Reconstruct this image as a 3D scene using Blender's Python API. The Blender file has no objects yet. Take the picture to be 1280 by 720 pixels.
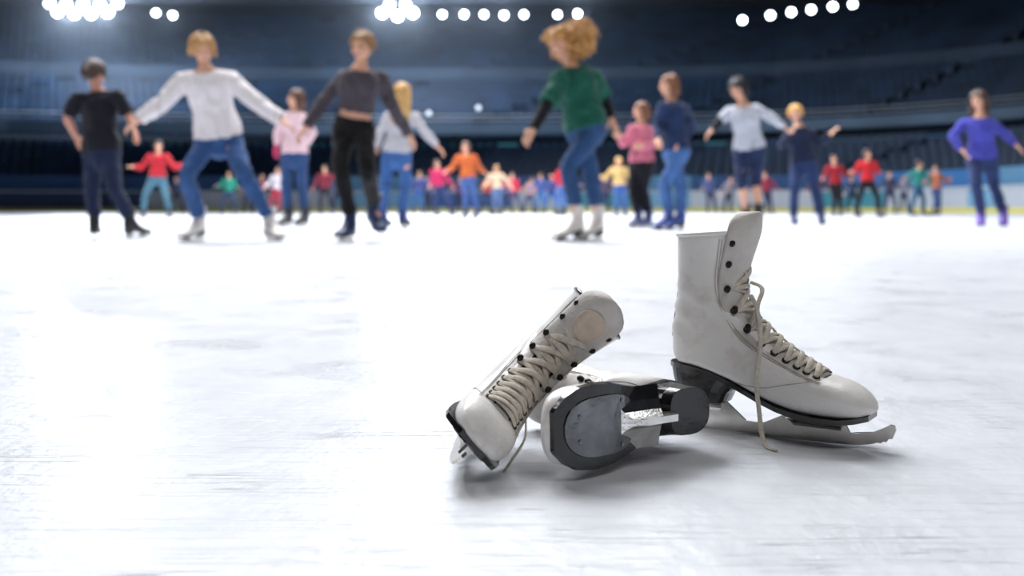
import bpy, bmesh, math, random, time
import numpy as np
from mathutils import Vector, Matrix, noise
T0 = time.time()
random.seed(7)
V = Vector
scene = bpy.context.scene
COL = scene.collection
scene.view_settings.view_transform = 'Standard'
F = 35/36*1280   # focal length in 1280-wide pixels
CAMH = 0.25
# ------------------------------------------------------------------ materials
MATS = {}
def mat(name, col, rough=0.6, metal=0.0, var=0.12, vscale=8.0, bump=0.0, bscale=40.0, spec=0.5, emit=0.0, sss=0.0, sheen=0.0):
    if name in MATS: return MATS[name]
    m = bpy.data.materials.new(name); m.use_nodes = True
    nt = m.node_tree; b = nt.nodes['Principled BSDF']
    tc = nt.nodes.new('ShaderNodeTexCoord')
    n = nt.nodes.new('ShaderNodeTexNoise'); n.inputs['Scale'].default_value = vscale; n.inputs['Detail'].default_value = 5
    nt.links.new(tc.outputs['Object'], n.inputs['Vector'])
    r = nt.nodes.new('ShaderNodeValToRGB')
    c1 = [max(0, c*(1-var)) for c in col]; c2 = [min(1, c*(1+var)) for c in col]
    r.color_ramp.elements[0].position = 0.3; r.color_ramp.elements[1].position = 0.7
    r.color_ramp.elements[0].color = (*c1, 1); r.color_ramp.elements[1].color = (*c2, 1)
    nt.links.new(n.outputs['Fac'], r.inputs['Fac'])
    nt.links.new(r.outputs['Color'], b.inputs['Base Color'])
    b.inputs['Roughness'].default_value = rough; b.inputs['Metallic'].default_value = metal
    b.inputs['Specular IOR Level'].default_value = spec
    if sheen: b.inputs['Sheen Weight'].default_value = sheen
    if emit:
        b.inputs['Emission Color'].default_value = (*col, 1); b.inputs['Emission Strength'].default_value = emit
    if bump:
        n2 = nt.nodes.new('ShaderNodeTexNoise'); n2.inputs['Scale'].default_value = bscale; n2.inputs['Detail'].default_value = 6
        nt.links.new(tc.outputs['Object'], n2.inputs['Vector'])
        bp = nt.nodes.new('ShaderNodeBump'); bp.inputs['Strength'].default_value = bump; bp.inputs['Distance'].default_value = 0.01
        nt.links.new(n2.outputs['Fac'], bp.inputs['Height']); nt.links.new(bp.outputs['Normal'], b.inputs['Normal'])
    MATS[name] = m
    return m
def srgb(r, g, b):
    f = lambda c: (c/255/12.92) if c/255 <= 0.04045 else ((c/255+0.055)/1.055)**2.4
    return (f(r), f(g), f(b))
def cloth(rgb):
    return mat('cloth_%d_%d_%d' % rgb, srgb(*rgb), 0.85, 0, 0.05 if min(rgb) > 150 else .2, 9, 0.3, 18, 0.2, sheen=0.1)

# ------------------------------------------------------------------ object helpers
def link(name, mesh, parent=None, loc=None, label=None, category=None, **kw):
    o = bpy.data.objects.new(name, mesh); COL.objects.link(o)
    if parent: o.parent = parent
    if loc is not None: o.location = loc
    if label: o['label'] = label
    if category: o['category'] = category
    for k, v in kw.items(): o[k] = v
    return o
def mesh_from(bm, name, mats=(), smooth=True):
    me = bpy.data.meshes.new(name); bm.to_mesh(me); bm.free()
    for m in mats: me.materials.append(m)
    if smooth: me.polygons.foreach_set('use_smooth', [True]*len(me.polygons))
    return me
def evaluate(me, setup):
    o = bpy.data.objects.new('tmp', me); COL.objects.link(o)
    setup(o)
    dg = bpy.context.evaluated_depsgraph_get(); dg.update()
    r = bpy.data.meshes.new_from_object(o.evaluated_get(dg))
    bpy.data.objects.remove(o); bpy.data.meshes.remove(me)
    return r
DEFER = []
def fuse_link(bm, voxel, it, name, mats, parent=None, loc=None, post=None, **kw):
    me = bpy.data.meshes.new(name); bm.to_mesh(me); bm.free()
    o = link(name, me, parent, loc, **kw)
    a = o.modifiers.new('r', 'REMESH'); a.mode = 'VOXEL'; a.voxel_size = voxel; a.use_smooth_shade = True
    if it:
        b = o.modifiers.new('s', 'SMOOTH'); b.iterations = it; b.factor = 0.5
    DEFER.append((o, mats, post)); return o
def flush():
    dg = bpy.context.evaluated_depsgraph_get(); dg.update()
    res = [bpy.data.meshes.new_from_object(o.evaluated_get(dg)) for o, _, _ in DEFER]
    for (o, mats, post), me in zip(DEFER, res):
        o.modifiers.clear(); old = o.data; o.data = me; bpy.data.meshes.remove(old); me.name = o.name
        me.materials.clear()
        for m in mats: me.materials.append(m)
        if post: post(me)
        me.polygons.foreach_set('use_smooth', np.ones(len(me.polygons), dtype=bool))
        me.update()
def co_no(me):
    n = len(me.vertices); c = np.empty(n*3, np.float32); me.vertices.foreach_get('co', c)
    q = np.empty(n*3, np.float32); me.vertex_normals.foreach_get('vector', q)
    return c.reshape(-1, 3), q.reshape(-1, 3)
def waves(p, sc, seed, octs=2):
    rs = np.random.RandomState(seed); out = np.zeros(len(p), np.float32); amp = 1.0
    for o in range(octs):
        for i in range(4):
            d = rs.normal(size=3); d /= np.linalg.norm(d); w = rs.normal(size=3); w /= np.linalg.norm(w)
            ph = 1.6*np.sin(p @ w*sc*.55+rs.uniform(0, 6))
            out += amp*.30*np.sin(p @ d*sc+ph+rs.uniform(0, 6)).astype(np.float32)
        sc *= 2.1; amp *= .5
    return out
def wrinkle_post(amp, sc, seed):
    def f(me):
        c, n = co_no(me); w = waves(c*np.array([1, 1, .8]), sc*2.4, seed)
        w = -np.abs(w)+.3
        c = c+n*(amp*w)[:, None]
        me.vertices.foreach_set('co', c.astype(np.float32).ravel())
    return f
def catmull(vals, t):
    n = len(vals); i = int(math.floor(t)); i = max(0, min(n-2, i)); f = t-i
    g = lambda k: vals[max(0, min(n-1, k))]
    p0, p1, p2, p3 = g(i-1), g(i), g(i+1), g(i+2)
    if i-1 < 0: p0 = p1*2-p2
    if i+2 > n-1: p3 = p2*2-p1
    return (p1*2 + (p2-p0)*f + (p0*2-p1*5+p2*4-p3)*f*f + (p1*3-p0-p2*3+p3)*f*f*f)*0.5
def tube(bm, pts, radii, side=None, seg=12, caps='round', sub=3, mi=0):
    pts = [V(p) for p in pts]
    radii = [V((r, r)) if not hasattr(r, '__len__') else V(r) for r in radii]
    P = []; R = []
    n = (len(pts)-1)*sub
    for k in range(n+1):
        t = k/sub
        P.append(catmull(pts, t) if len(pts) > 2 else pts[0].lerp(pts[1], t))
        i = min(int(t), len(pts)-2); R.append(radii[i].lerp(radii[i+1], t-i))
    T = []
    for k in range(len(P)):
        a = P[max(0, k-1)]; b = P[min(len(P)-1, k+1)]; d = b-a
        T.append(d.normalized() if d.length > 1e-9 else V((0, 0, 1)))
    rings = []
    S = V(side) if side is not None else (V((1, 0, 0)) if abs(T[0].x) < .8 else V((0, 1, 0)))
    data = []
    for k in range(len(P)):
        s = S - T[k]*S.dot(T[k])
        if s.length < 1e-4: s = T[k].orthogonal()
        s.normalize()
        if side is None: S = s
        data.append((P[k], T[k], s, R[k]))
    seq = []
    if caps == 'round':
        p, t, s, r = data[0]; q = min(r)
        for a in (80, 55, 28): seq.append((p-t*q*math.sin(math.radians(a)), t, s, r*math.cos(math.radians(a))))
    seq += data
    if caps == 'round':
        p, t, s, r = data[-1]; q = min(r)
        for a in (28, 55, 80): seq.append((p+t*q*math.sin(math.radians(a)), t, s, r*math.cos(math.radians(a))))
    for p, t, s, r in seq:
        nrm = t.cross(s)
        rings.append([bm.verts.new(p + s*r[0]*math.cos(2*math.pi*j/seg) + nrm*r[1]*math.sin(2*math.pi*j/seg)) for j in range(seg)])
    for a, b in zip(rings, rings[1:]):
        for j in range(seg):
            f = bm.faces.new((a[j], a[(j+1) % seg], b[(j+1) % seg], b[j])); f.material_index = mi
    f = bm.faces.new(list(reversed(rings[0]))); f.material_index = mi
    f = bm.faces.new(rings[-1]); f.material_index = mi
_SPH = {}
def ellipsoid(bm, c, rad, M=None, seg=16):
    if seg not in _SPH:
        nv = max(8, seg//2+2); pts = [V((0, 0, 1))]
        for i in range(1, nv):
            a = math.pi*i/nv
            for j in range(seg): b = 2*math.pi*j/seg; pts.append(V((math.sin(a)*math.cos(b), math.sin(a)*math.sin(b), math.cos(a))))
        pts.append(V((0, 0, -1))); fs = []
        for j in range(seg): fs.append((0, 1+j, 1+(j+1) % seg))
        for i in range(nv-2):
            for j in range(seg): a0 = 1+i*seg; fs.append((a0+j, a0+seg+j, a0+seg+(j+1) % seg, a0+(j+1) % seg))
        l = len(pts)-1; a0 = 1+(nv-2)*seg
        for j in range(seg): fs.append((a0+j, l, a0+(j+1) % seg))
        _SPH[seg] = (pts, fs)
    m = Matrix.Translation(V(c)) @ (M.to_4x4() if M else Matrix.Identity(4)) @ Matrix.Diagonal((*rad, 1))
    pts, fs = _SPH[seg]; vs = [bm.verts.new(m @ p) for p in pts]
    for f in fs: bm.faces.new([vs[i] for i in f])
def box(bm, lo, hi, mi=0, M=None):
    c = (V(lo)+V(hi))/2; d = V(hi)-V(lo)
    m = Matrix.Translation(c) @ Matrix.Diagonal((*d, 1))
    if M: m = M @ m
    r = bmesh.ops.create_cube(bm, size=1, matrix=m)
    for v in r['verts']:
        for f in v.link_faces: f.material_index = mi

# ------------------------------------------------------------------ skate geometry (local: x toe, z up, origin under heel)
RG = [ # B(x,z) F(x,z) w n
 (.004,.226,.086,.231,.0405,2.2),(.004,.198,.080,.201,.0370,2.2),(.003,.168,.077,.171,.0335,2.2),(-.001,.138,.085,.147,.0330,2.2),
 (-.005,.106,.101,.126,.034,2.3),(.001,.080,.120,.109,.034,2.5),(.03,.073,.137,.096,.034,2.6),(.07,.062,.153,.086,.035,2.6),
 (.11,.045,.169,.078,.0370,2.6),(.145,.035,.187,.073,.0390,2.7),(.174,.032,.204,.068,.0385,2.7),(.198,.032,.218,.060,.0345,2.6),
 (.214,.033,.227,.051,.0265,2.3),(.224,.037,.2305,.045,.014,2.0),(.2275,.0400,.2310,.0420,.004,2.0)]
RB = [V((r[0], 0, r[1])) for r in RG]; RF = [V((r[2], 0, r[3])) for r in RG]
RW = [V((r[4], r[5], 0)) for r in RG]
TFW = .016
def ring_pt(t, th, scale=1.0):
    if t < 0: t = 0
    B = catmull(RB, t); Fp = catmull(RF, t); w, n, _ = catmull(RW, t)
    C = (B+Fp)/2; u = (Fp-B)/2
    c, s = math.cos(th), math.sin(th)
    if c < 0 and t > 5: n = n+0.8
    e = 2/n
    return C + u*(math.copysign(abs(c)**e, c))*scale + V((0, 1, 0))*(math.copysign(abs(s)**e, s)*w*scale)
def ring_n(t, th):
    a = ring_pt(t+.15, th)-ring_pt(max(0, t-.15), th); b = ring_pt(t, th+.06)-ring_pt(t, th-.06)
    n = a.cross(b); n.normalize()
    c = (catmull(RB, t)+catmull(RF, t))/2
    if n.dot(ring_pt(t, th)-c) < 0: n = -n
    return n
TEND = 8.6
def gap(t):
    w = catmull(RW, max(0, t))[0]
    g = .0185 + (.0105-.0185)*min(1, t/TEND)
    return math.asin(min(.9, (g/w)**1.15))
def crease(p):
    a = math.exp(-((p.z-.138)/.030)**2)
    r = V((p.x-.04, p.y, 0)); r.normalize() if r.length > 1e-6 else None
    b = math.exp(-((p.x-.155)/.03)**2)*(1 if p.z > .055 else 0)
    return p + r*(a*.0021*math.sin(p.z*230+p.x*110+2*noise.noise(p*25))+.0010*noise.noise(p*30)) + V((0, 0, b*.0010*math.sin(p.x*420+p.y*60)))
def upper_mesh(sub=5, M=32, solid=True):
    bm = bmesh.new(); n = len(RG)-1; rows = []
    ts = [k/sub for k in range(n*sub+1)]
    FN = 6
    for t in ts:
        g = gap(t); r = [bm.verts.new(crease(ring_pt(t, g+(2*math.pi-2*g)*j/M))) for j in range(M+1)]
        fr = []
        if t >= TEND-1e-6 or not solid:
            fr = [r[-1]]+[bm.verts.new(ring_pt(t, -g+2*g*j/FN)) for j in range(1, FN)]+[r[0]]
        rows.append((r, fr))
    for (a, fa), (b, fb) in zip(rows, rows[1:]):
        for j in range(M): bm.faces.new((a[j], a[j+1], b[j+1], b[j]))
        if fa and fb:
            for j in range(FN): bm.faces.new((fa[j], fa[j+1], fb[j+1], fb[j]))
    r, fr = rows[-1]; bm.faces.new(r+fr[1:-1])
    if not solid:
        r, fr = rows[0]; bm.faces.new(list(reversed(r+fr[1:-1])))
    bmesh.ops.recalc_face_normals(bm, faces=bm.faces[:])
    bm.faces.ensure_lookup_table(); f = bm.faces[0]; c = f.calc_center_median()
    if f.normal.dot(c-V((.035, 0, c.z))) < 0: bmesh.ops.reverse_faces(bm, faces=bm.faces[:])
    return bm
def sole_hw(x):
    X = [(-.007,0),(-.004,.012),(.004,.021),(.015,.027),(.03,.0295),(.06,.028),(.09,.0285),(.12,.034),(.15,.0400),(.178,.0420),(.198,.0395),(.213,.032),(.224,.021),(.2295,.011),(.2330,0)]
    for (a, p), (b, q) in zip(X, X[1:]):
        if a <= x <= b: return p+(q-p)*(x-a)/(b-a)
    return 0
def sole_z(x):
    X = [(-.01,.075),(.015,.0745),(.03,.073),(.05,.069),(.07,.062),(.09,.053),(.11,.045),(.13,.0385),(.15,.0345),(.175,.032),(.2,.032),(.215,.034),(.24,.039)]
    for (a, p), (b, q) in zip(X, X[1:]):
        if a <= x <= b: return p+(q-p)*(x-a)/(b-a)
    return .075
def slab(bm, xs, hw, ztop, thick, mi=0, nc=6):
    top = []; bot = []
    for x in xs:
        h = hw(x); top.append([bm.verts.new((x, h*(2*j/nc-1), ztop(x))) for j in range(nc+1)])
        bot.append([bm.verts.new((x, h*(2*j/nc-1)*.97, ztop(x)-thick)) for j in range(nc+1)])
    fs = []
    for i in range(len(xs)-1):
        for j in range(nc):
            fs.append(bm.faces.new((top[i][j], top[i+1][j], top[i+1][j+1], top[i][j+1])))
            fs.append(bm.faces.new((bot[i][j], bot[i][j+1], bot[i+1][j+1], bot[i+1][j])))
        for j in (0, nc):
            fs.append(bm.faces.new((top[i][j], bot[i][j], bot[i+1][j], top[i+1][j])))
    for i in (0, len(xs)-1):
        for j in range(nc): fs.append(bm.faces.new((top[i][j], top[i][j+1], bot[i][j+1], bot[i][j])))
    for f in fs: f.material_index = mi
def sole_bm(bm, n=60, mi=0):
    xs = [-.0065+(.2395-.0072)*(.5-.5*math.cos(math.pi*i/n)) for i in range(n+1)]
    slab(bm, xs, lambda x: sole_hw(x)+.0006, lambda x: sole_z(x)+.0022, .0058, mi)
def heel_bm(bm, mi=0):
    L = []
    lv = [(0, -.005, .086, .0290), (.3, -.003, .076, .0275), (.6, .000, .069, .0260), (1, .003, .064, .0250)]
    for f, x0, x1, h in lv:
        ring = []
        for k in range(24):
            a = 2*math.pi*k/24
            cx = (x0+x1)/2; rx = (x1-x0)/2
            c, s = math.cos(a), math.sin(a); e = .55 if c > 0 else .9
            x = cx+rx*math.copysign(abs(c)**e, c); y = h*math.copysign(abs(s)**.75, s)
            zt = sole_z(max(-.01, x))-.002; z = zt+(.034-zt)*f
            ring.append(bm.verts.new((x, y, z)))
        L.append(ring)
    fs = []
    for a, b in zip(L, L[1:]):
        for k in range(24): fs.append(bm.faces.new((a[k], a[(k+1) % 24], b[(k+1) % 24], b[k])))
    fs.append(bm.faces.new(L[0])); fs.append(bm.faces.new(list(reversed(L[-1]))))
    for f in fs: f.material_index = mi
BL = [(-.014,.014),(-.011,.006),(-.004,.002),(.02,.0005),(.1,0),(.18,.0008),(.212,.003),(.226,.006),(.231,.0082),(.234,.0075),(.237,.0100),(.240,.0095),(.2425,.0135),(.246,.0138),(.2478,.018),(.2498,.023),(.2485,.028),(.244,.0285),(.236,.0235),(.226,.0185),(.212,.0158),(.202,.0150),
      (.196,.0265),(.138,.0305),(.132,.022),(.122,.0155),(.105,.0140),(.085,.0140),(.070,.0150),(.062,.022),(.058,.036),(.014,.036),(.010,.026),(.002,.0165),(-.008,.0160)]
BL2 = [(.066,.030),(.067,.020),(.076,.012),(.12,.012),(.128,.022),(.126,.034),(.102,.040),(.090,.036),(.075,.034)]
def mount(bm, x0, x1, zt, zb, h, e0=.004):
    L = []
    for f in (0, .25, .5, .75, 1):
        w = .0025+(h-.0025)*(f**2.2); z = zb+(zt-zb)*f; e = e0*f
        L.append([bm.verts.new(p) for p in ((x0-e, -w, z), (x1+e, -w, z), (x1+e, w, z), (x0-e, w, z))])
    for a, b in zip(L, L[1:]):
        for k in range(4): bm.faces.new((a[k], a[(k+1) % 4], b[(k+1) % 4], b[k]))
    bm.faces.new(L[0]); bm.faces.new(L[-1])
def blade_bm(bm, BLP=BL, variant=False):
    th = .0034 if variant else .0017
    va = [bm.verts.new((x, th, z)) for x, z in BLP]; vb = [bm.verts.new((x, -th, z)) for x, z in BLP]
    fs = [bm.faces.new(va), bm.faces.new(list(reversed(vb)))]
    for i in range(len(BLP)):
        j = (i+1) % len(BLP); fs.append(bm.faces.new((va[i], vb[i], vb[j], va[j])))
    bmesh.ops.triangulate(bm, faces=fs[:2])
    if variant:
        mount(bm, .094, .126, .043, .014, .032, .020)
    else:
        mount(bm, .018, .054, .0345, .022, .014); mount(bm, .140, .192, .0262, .016, .018)
    bmesh.ops.recalc_face_normals(bm, faces=bm.faces[:])
def oval(c, r, w, n=24):
    return ([c-r+2*r*(.5-.5*math.cos(math.pi*i/n))*.999+.0001 for i in range(n+1)], lambda x: w*max(0.02, 1-abs((x-c)/r)**3)**.45)
def tongue_pt(t, q, off=0.0):
    if t >= 0:
        th = q*min(1.25, gap(t)+.62)
        p = ring_pt(t, th, .92)
        p += V((max(0, (3.8-t)/3.8)**1.25*TFW, 0, 0))*(1-.45*q*q)
    else:
        th = q*min(1.25, gap(0)+.62)
        p = ring_pt(0, th, .92); wn = math.sqrt(max(.03, 1-(-t/1.02)**3))
        p.y *= wn
        p += V((TFW*(1-.45*q*q)+.002*(-t), 0, .024*(-t)))
    return p+V((off, 0, off*.3))
def tongue_mesh(ts=None, N=12, thick=.006, off=0.0, oval_=False):
    bm = bmesh.new(); rows = []
    ts = ts or [k/10 for k in range(-10, 88, 4)]
    for i, t in enumerate(ts):
        row = []
        wq = 1 if not oval_ else .50*math.sqrt(max(.02, 1-(2*i/(len(ts)-1)-1)**2))
        for j in range(N+1):
            row.append(bm.verts.new(tongue_pt(t, (2*j/N-1)*wq, off)))
        rows.append(row)
    for a, b in zip(rows, rows[1:]):
        for j in range(N): bm.faces.new((a[j], a[j+1], b[j+1], b[j]))
    bmesh.ops.recalc_face_normals(bm, faces=bm.faces[:])
    me = bpy.data.meshes.new('tongue'); bm.to_mesh(me); bm.free()
    def s(o):
        a = o.modifiers.new('s', 'SOLIDIFY'); a.thickness = thick; a.offset = 0
        b = o.modifiers.new('b', 'SUBSURF'); b.levels = 1; b.render_levels = 1
    r = evaluate(me, s); r.polygons.foreach_set('use_smooth', [True]*len(r.polygons)); return r

leather = mat('white_leather', (.77, .75, .73), .38, 0, .06, 12, .08, 140, .5)
def leather_scuff():
    m = leather; nt = m.node_tree; b = nt.nodes['Principled BSDF']
    src = b.inputs['Base Color'].links[0].from_socket
    tc = nt.nodes.new('ShaderNodeTexCoord')
    n = nt.nodes.new('ShaderNodeTexNoise'); n.inputs['Scale'].default_value = 20; n.inputs['Detail'].default_value = 8; n.inputs['Roughness'].default_value = .68
    nt.links.new(tc.outputs['Object'], n.inputs['Vector'])
    r = nt.nodes.new('ShaderNodeValToRGB'); r.color_ramp.elements[0].position = .52; r.color_ramp.elements[1].position = .76
    r.color_ramp.elements[1].color = (.8, .8, .8, 1)
    nt.links.new(n.outputs['Fac'], r.inputs['Fac'])
    mx = nt.nodes.new('ShaderNodeMix'); mx.data_type = 'RGBA'
    nt.links.new(r.outputs['Color'], mx.inputs['Factor']); nt.links.new(src, mx.inputs['A'])
    mx.inputs['B'].default_value = (.46, .39, .33, 1)
    nt.links.new(mx.outputs['Result'], b.inputs['Base Color'])
leather_scuff()
lining = mat('tan_lining', (.42, .33, .24), .8, 0, .2, 60, .3, 200)
tan_m = mat('tan_label_leather', (.60, .49, .39), .6, 0, .15, 60, .1, 200)
tongue_m = mat('tongue_leather', (.56, .53, .50), .6, 0, .1, 40, .15, 200)
lace_m = mat('lace_cotton', (.68, .62, .53), .9, 0, .15, 200, .5, 900)
black_rub = mat('black_sole_leather', (.012, .011, .012), .18, 0, .4, 40, .05, 150, .7)
steel = mat('blade_steel', (.62, .60, .57), .22, 1.0, .25, 60, .05, 300)
chrome = mat('bright_chrome', (.85, .84, .82), .18, 1.0, .15, 60, .08, 300)
steel_warm = mat('worn_nickel', (.60, .575, .54), .24, 1.0, .15, 40, .02, 200)
plate_m = mat('dark_mounting_plate', (.20, .205, .215), .20, .95, .4, 26, .12, 60)
black_metal = mat('black_eyelet_metal', (.015, .015, .016), .35, .6, .2)
stitch_m = mat('stitch_thread', (.45, .41, .36), .8, 0, .2, 100)

bm = upper_mesh()
me = bpy.data.meshes.new('u'); bm.to_mesh(me); bm.free(); me.materials.append(leather); me.materials.append(lining)
def _s(o):
    a = o.modifiers.new('s', 'SOLIDIFY'); a.thickness = .0028; a.offset = -1; a.material_offset = 1; a.material_offset_rim = 0
    b = o.modifiers.new('b', 'SUBSURF'); b.levels = 1; b.render_levels = 1
M_UPPER = evaluate(me, _s); M_UPPER.polygons.foreach_set('use_smooth', [True]*len(M_UPPER.polygons))
M_TONGUE = tongue_mesh(); M_TONGUE.materials.clear(); M_TONGUE.materials.append(tongue_m)
M_TLABEL = tongue_mesh([.05+.11*k for k in range(13)], 8, .0016, .0045, True); M_TLABEL.materials.clear(); M_TLABEL.materials.append(tan_m)
bm = bmesh.new(); sole_bm(bm); bmesh.ops.recalc_face_normals(bm, faces=bm.faces[:]); M_SOLE = mesh_from(bm, 'sole', [black_rub], False)
bm = bmesh.new(); heel_bm(bm); bmesh.ops.recalc_face_normals(bm, faces=bm.faces[:]); M_HEEL = mesh_from(bm, 'heel', [black_rub], False)
bm = bmesh.new(); blade_bm(bm); M_BLADE = mesh_from(bm, 'blade', [steel_warm], False)
bm = bmesh.new(); blade_bm(bm, BL2, True); M_BLADE2 = mesh_from(bm, 'blade', [chrome], False)
bm = bmesh.new(); xs, hw = oval(.163, .052, .0300); slab(bm, xs, hw, lambda x: sole_z(x)-.0030, .0024, 0); bmesh.ops.recalc_face_normals(bm, faces=bm.faces[:]); M_PLATE = mesh_from(bm, 'plate', [plate_m], False)
bm = bmesh.new(); xs, hw = oval(.034, .026, .0195); slab(bm, xs, hw, lambda x: .0342, .0020, 0); bmesh.ops.recalc_face_normals(bm, faces=bm.faces[:]); M_HPLATE = mesh_from(bm, 'hplate', [plate_m], False)
bm = bmesh.new(); g0 = gap(0)
tube(bm, [ring_pt(0, g0+(2*math.pi-2*g0)*j/24) for j in range(25)], [.0024]*25, seg=8, sub=2)
M_COLLAR = mesh_from(bm, 'collar', [leather])
M_COLLAR_BLACK = M_COLLAR.copy(); M_COLLAR_BLACK.materials[0] = black_rub
def edge_mesh(sg):
    bm = bmesh.new(); pts = [ring_pt(t/3, sg*gap(t/3)) for t in range(0, 26)]
    tube(bm, pts, [.0021]*len(pts), seg=8, sub=1); return mesh_from(bm, 'edge', [black_rub])
M_EDGES = [edge_mesh(1), edge_mesh(-1)]
bm = bmesh.new()
tube(bm, [ring_pt(t/4, math.pi)+V((-.0006, 0, 0)) for t in range(0, 17)], [(.0045, .0013)]*17, side=(0, 1, 0), seg=8, sub=2)
M_BACK = mesh_from(bm, 'back', [black_rub])
bm = bmesh.new()
for sg in (1, -1):
    for off in (.52, .60):
        pts = [ring_pt(t/4, sg*(gap(t/4)+off))+ring_n(t/4, sg*(gap(t/4)+off))*.0004 for t in range(1, 36)]
        tube(bm, pts, [.0005]*len(pts), seg=6, sub=1)
    pts = []
    for k in range(13):
        f = k/12; pts.append(ring_pt(8.6-1.5*f, sg*(.55+1.9*f))+ring_n(8.6-1.5*f, sg*(.55+1.9*f))*.0002)
    tube(bm, pts, [.0005]*13, seg=6, sub=2)
M_STITCH = mesh_from(bm, 'stitch', [stitch_m])
bm = bmesh.new()
pts = [V((.0032*math.cos(a), .0032*math.sin(a), .0006)) for a in [2*math.pi*i/16 for i in range(17)]]
tube(bm, pts, [.0012]*17, seg=8, sub=1)
bmesh.ops.create_cone(bm, segments=16, radius1=.0028, radius2=.0028, depth=.0008, cap_ends=True)
M_EYE = mesh_from(bm, 'eyelet', [black_metal])
bm = bmesh.new()
tube(bm, [(0, 0, -.001), (0, 0, .004)], [.002, .0016], seg=10)
tube(bm, [(0, -.0005, .004), (.0, .001, .0052)], [(.0036, .0036)]*2, seg=12)
tube(bm, [(0, 0, -.0006), (0, 0, .0006)], [.0046, .0040], seg=12)
M_HOOK = mesh_from(bm, 'hook', [black_metal])
bm = bmesh.new()
bmesh.ops.create_cone(bm, segments=14, radius1=.0020, radius2=.0026, depth=.0012, cap_ends=True)
box(bm, (-.0018, -.0004, -.0010), (.0018, .0004, -.0005))
M_SCREW = mesh_from(bm, 'screw', [plate_m], False)

EYE_T = [8.3, 7.7, 7.1, 6.45, 5.75, 5.0, 4.15, 3.2, 2.2, 1.2]
def build_skate(x_l, z_l, origin, scale, label, lace_rows=8, extra=None, variant=False, lw=.0032, patch=False, black_edge=False):
    x = V(x_l).normalized(); z = V(z_l); z = (z-x*z.dot(x)).normalized(); y = z.cross(x)
    M = Matrix((x, y, z)).transposed().to_4x4()
    e = bpy.data.objects.new('ice_skate', None); COL.objects.link(e); e.empty_display_size = .05
    e.matrix_world = Matrix.Translation(V(origin)) @ M @ Matrix.Scale(scale, 4)
    e['label'] = label; e['category'] = 'ice skate'
    up = link('boot_upper', M_UPPER, e, label='white leather boot upper')
    link('collar', M_COLLAR_BLACK if black_edge else M_COLLAR, up); link('back_strip', M_BACK, up, label='black back strip'); link('stitching', M_STITCH, up)
    if black_edge:
        for m_ in M_EDGES: link('edge_binding', m_, up, label='black edge binding')
    tg = link('tongue', M_TONGUE, e, label='grey padded tongue')
    if patch: link('tongue_patch', M_TLABEL, tg, label='tan leather patch')
    link('sole', M_SOLE, e, label='black sole'); link('heel', M_HEEL, e, label='black stacked heel')
    bl = link('blade', M_BLADE2 if variant else M_BLADE, e, label='short bright steel blade mount' if variant else 'steel figure skating blade with toe pick')
    link('mounting_plate', M_PLATE, bl, label='dark grey metal mounting plate')
    if not variant: link('heel_plate', M_HPLATE, bl)
    for sx, sy in ((.137, .022), (.137, -.022), (.198, .012), (.198, -.012)):
        o = link('screw', M_SCREW, bl); o.location = (sx, sy, sole_z(sx)-.0058)
    for i, t in enumerate(EYE_T+[.4]):
        for sg in (1, -1):
            th = sg*(gap(t)+.26); p = ring_pt(t, th); n = ring_n(t, th)
            o = link('eyelet' if i < 6 else 'lace_hook', M_EYE if i < 6 else M_HOOK, up)
            o.matrix_local = Matrix.Translation(p+n*.0004) @ n.to_track_quat('Z', 'Y').to_matrix().to_4x4()
    bm = bmesh.new()
    def E(i, sg, lift=.0015):
        t = EYE_T[i]; th = sg*(gap(t)+.26); return ring_pt(t, th)+ring_n(t, th)*lift
    def seg(a, b, i, h):
        t = EYE_T[i]; fw = max(0, (3.8-t)/3.8)**1.25*TFW+.004
        fr = ring_pt(t, 0)+V((fw, 0, 0)); n = ring_n(t, 0)
        m = a.lerp(b, .5); d = max(0, (fr-m).dot(n)); hh = d*.80+h
        tube(bm, [a, a.lerp(b, .22)+n*hh*.74, a.lerp(b, .5)+n*hh, a.lerp(b, .78)+n*hh*.74, b], [(lw, .0012)]*5, side=(catmull(RF, min(13, t+.4))-catmull(RF, max(0, t-.4))), seg=8, sub=4)
    seg(E(0, 1), E(0, -1), 0, .004)
    for i in range(lace_rows):
        seg(E(i, 1), E(i+1, -1), i, .0048+.0006*(i % 2)); seg(E(i, -1), E(i+1, 1), i, .0070)
        if i < 8: seg(E(i+1, 1), E(i+1, -1), i+1, .0035)
    if extra:
        for pts in extra:
            tube(bm, pts, [(.0025, .0012)]*len(pts), side=(1, .3, 0), seg=8, sub=6)
    link('laces', mesh_from(bm, 'laces', [lace_m]), e, label='cream cotton laces')
    return e

a = math.radians(34)
build_skate((math.cos(a), -math.sin(a), 0), (0, 0, 1), (.192, 1.15, 0), .965,
    'white leather figure skate standing upright on its steel blade', 9, lw=.0030,
    extra=[[(.100, -.026, .160), (.108, -.030, .148), (.114, -.036, .128), (.116, -.040, .105), (.113, -.044, .07), (.116, -.045, .04), (.122, -.051, .012), (.130, -.060, .0022), (.144, -.070, .0018)],
           [(.086, .012, .172), (.098, .010, .168), (.105, -.004, .162), (.106, -.020, .150), (.110, -.033, .132), (.115, -.036, .116)]])
build_skate((-.79, -.61, .02), (-.61, .79, -.05), (.224, .996, .046), .94,
    'white figure skate lying sideways showing black sole and metal plate', 8, variant=True)
build_skate((-.02, -1, .03), (.74, .05, .64), (-.054, 1.073, .014), .83,
    'white laced figure skate leaning over against another skate', 9, lw=.0050, patch=True, black_edge=True,
    extra=[[(.130, .030, .085), (.140, .045, .070), (.150, .052, .045), (.165, .056, .022)]])

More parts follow.
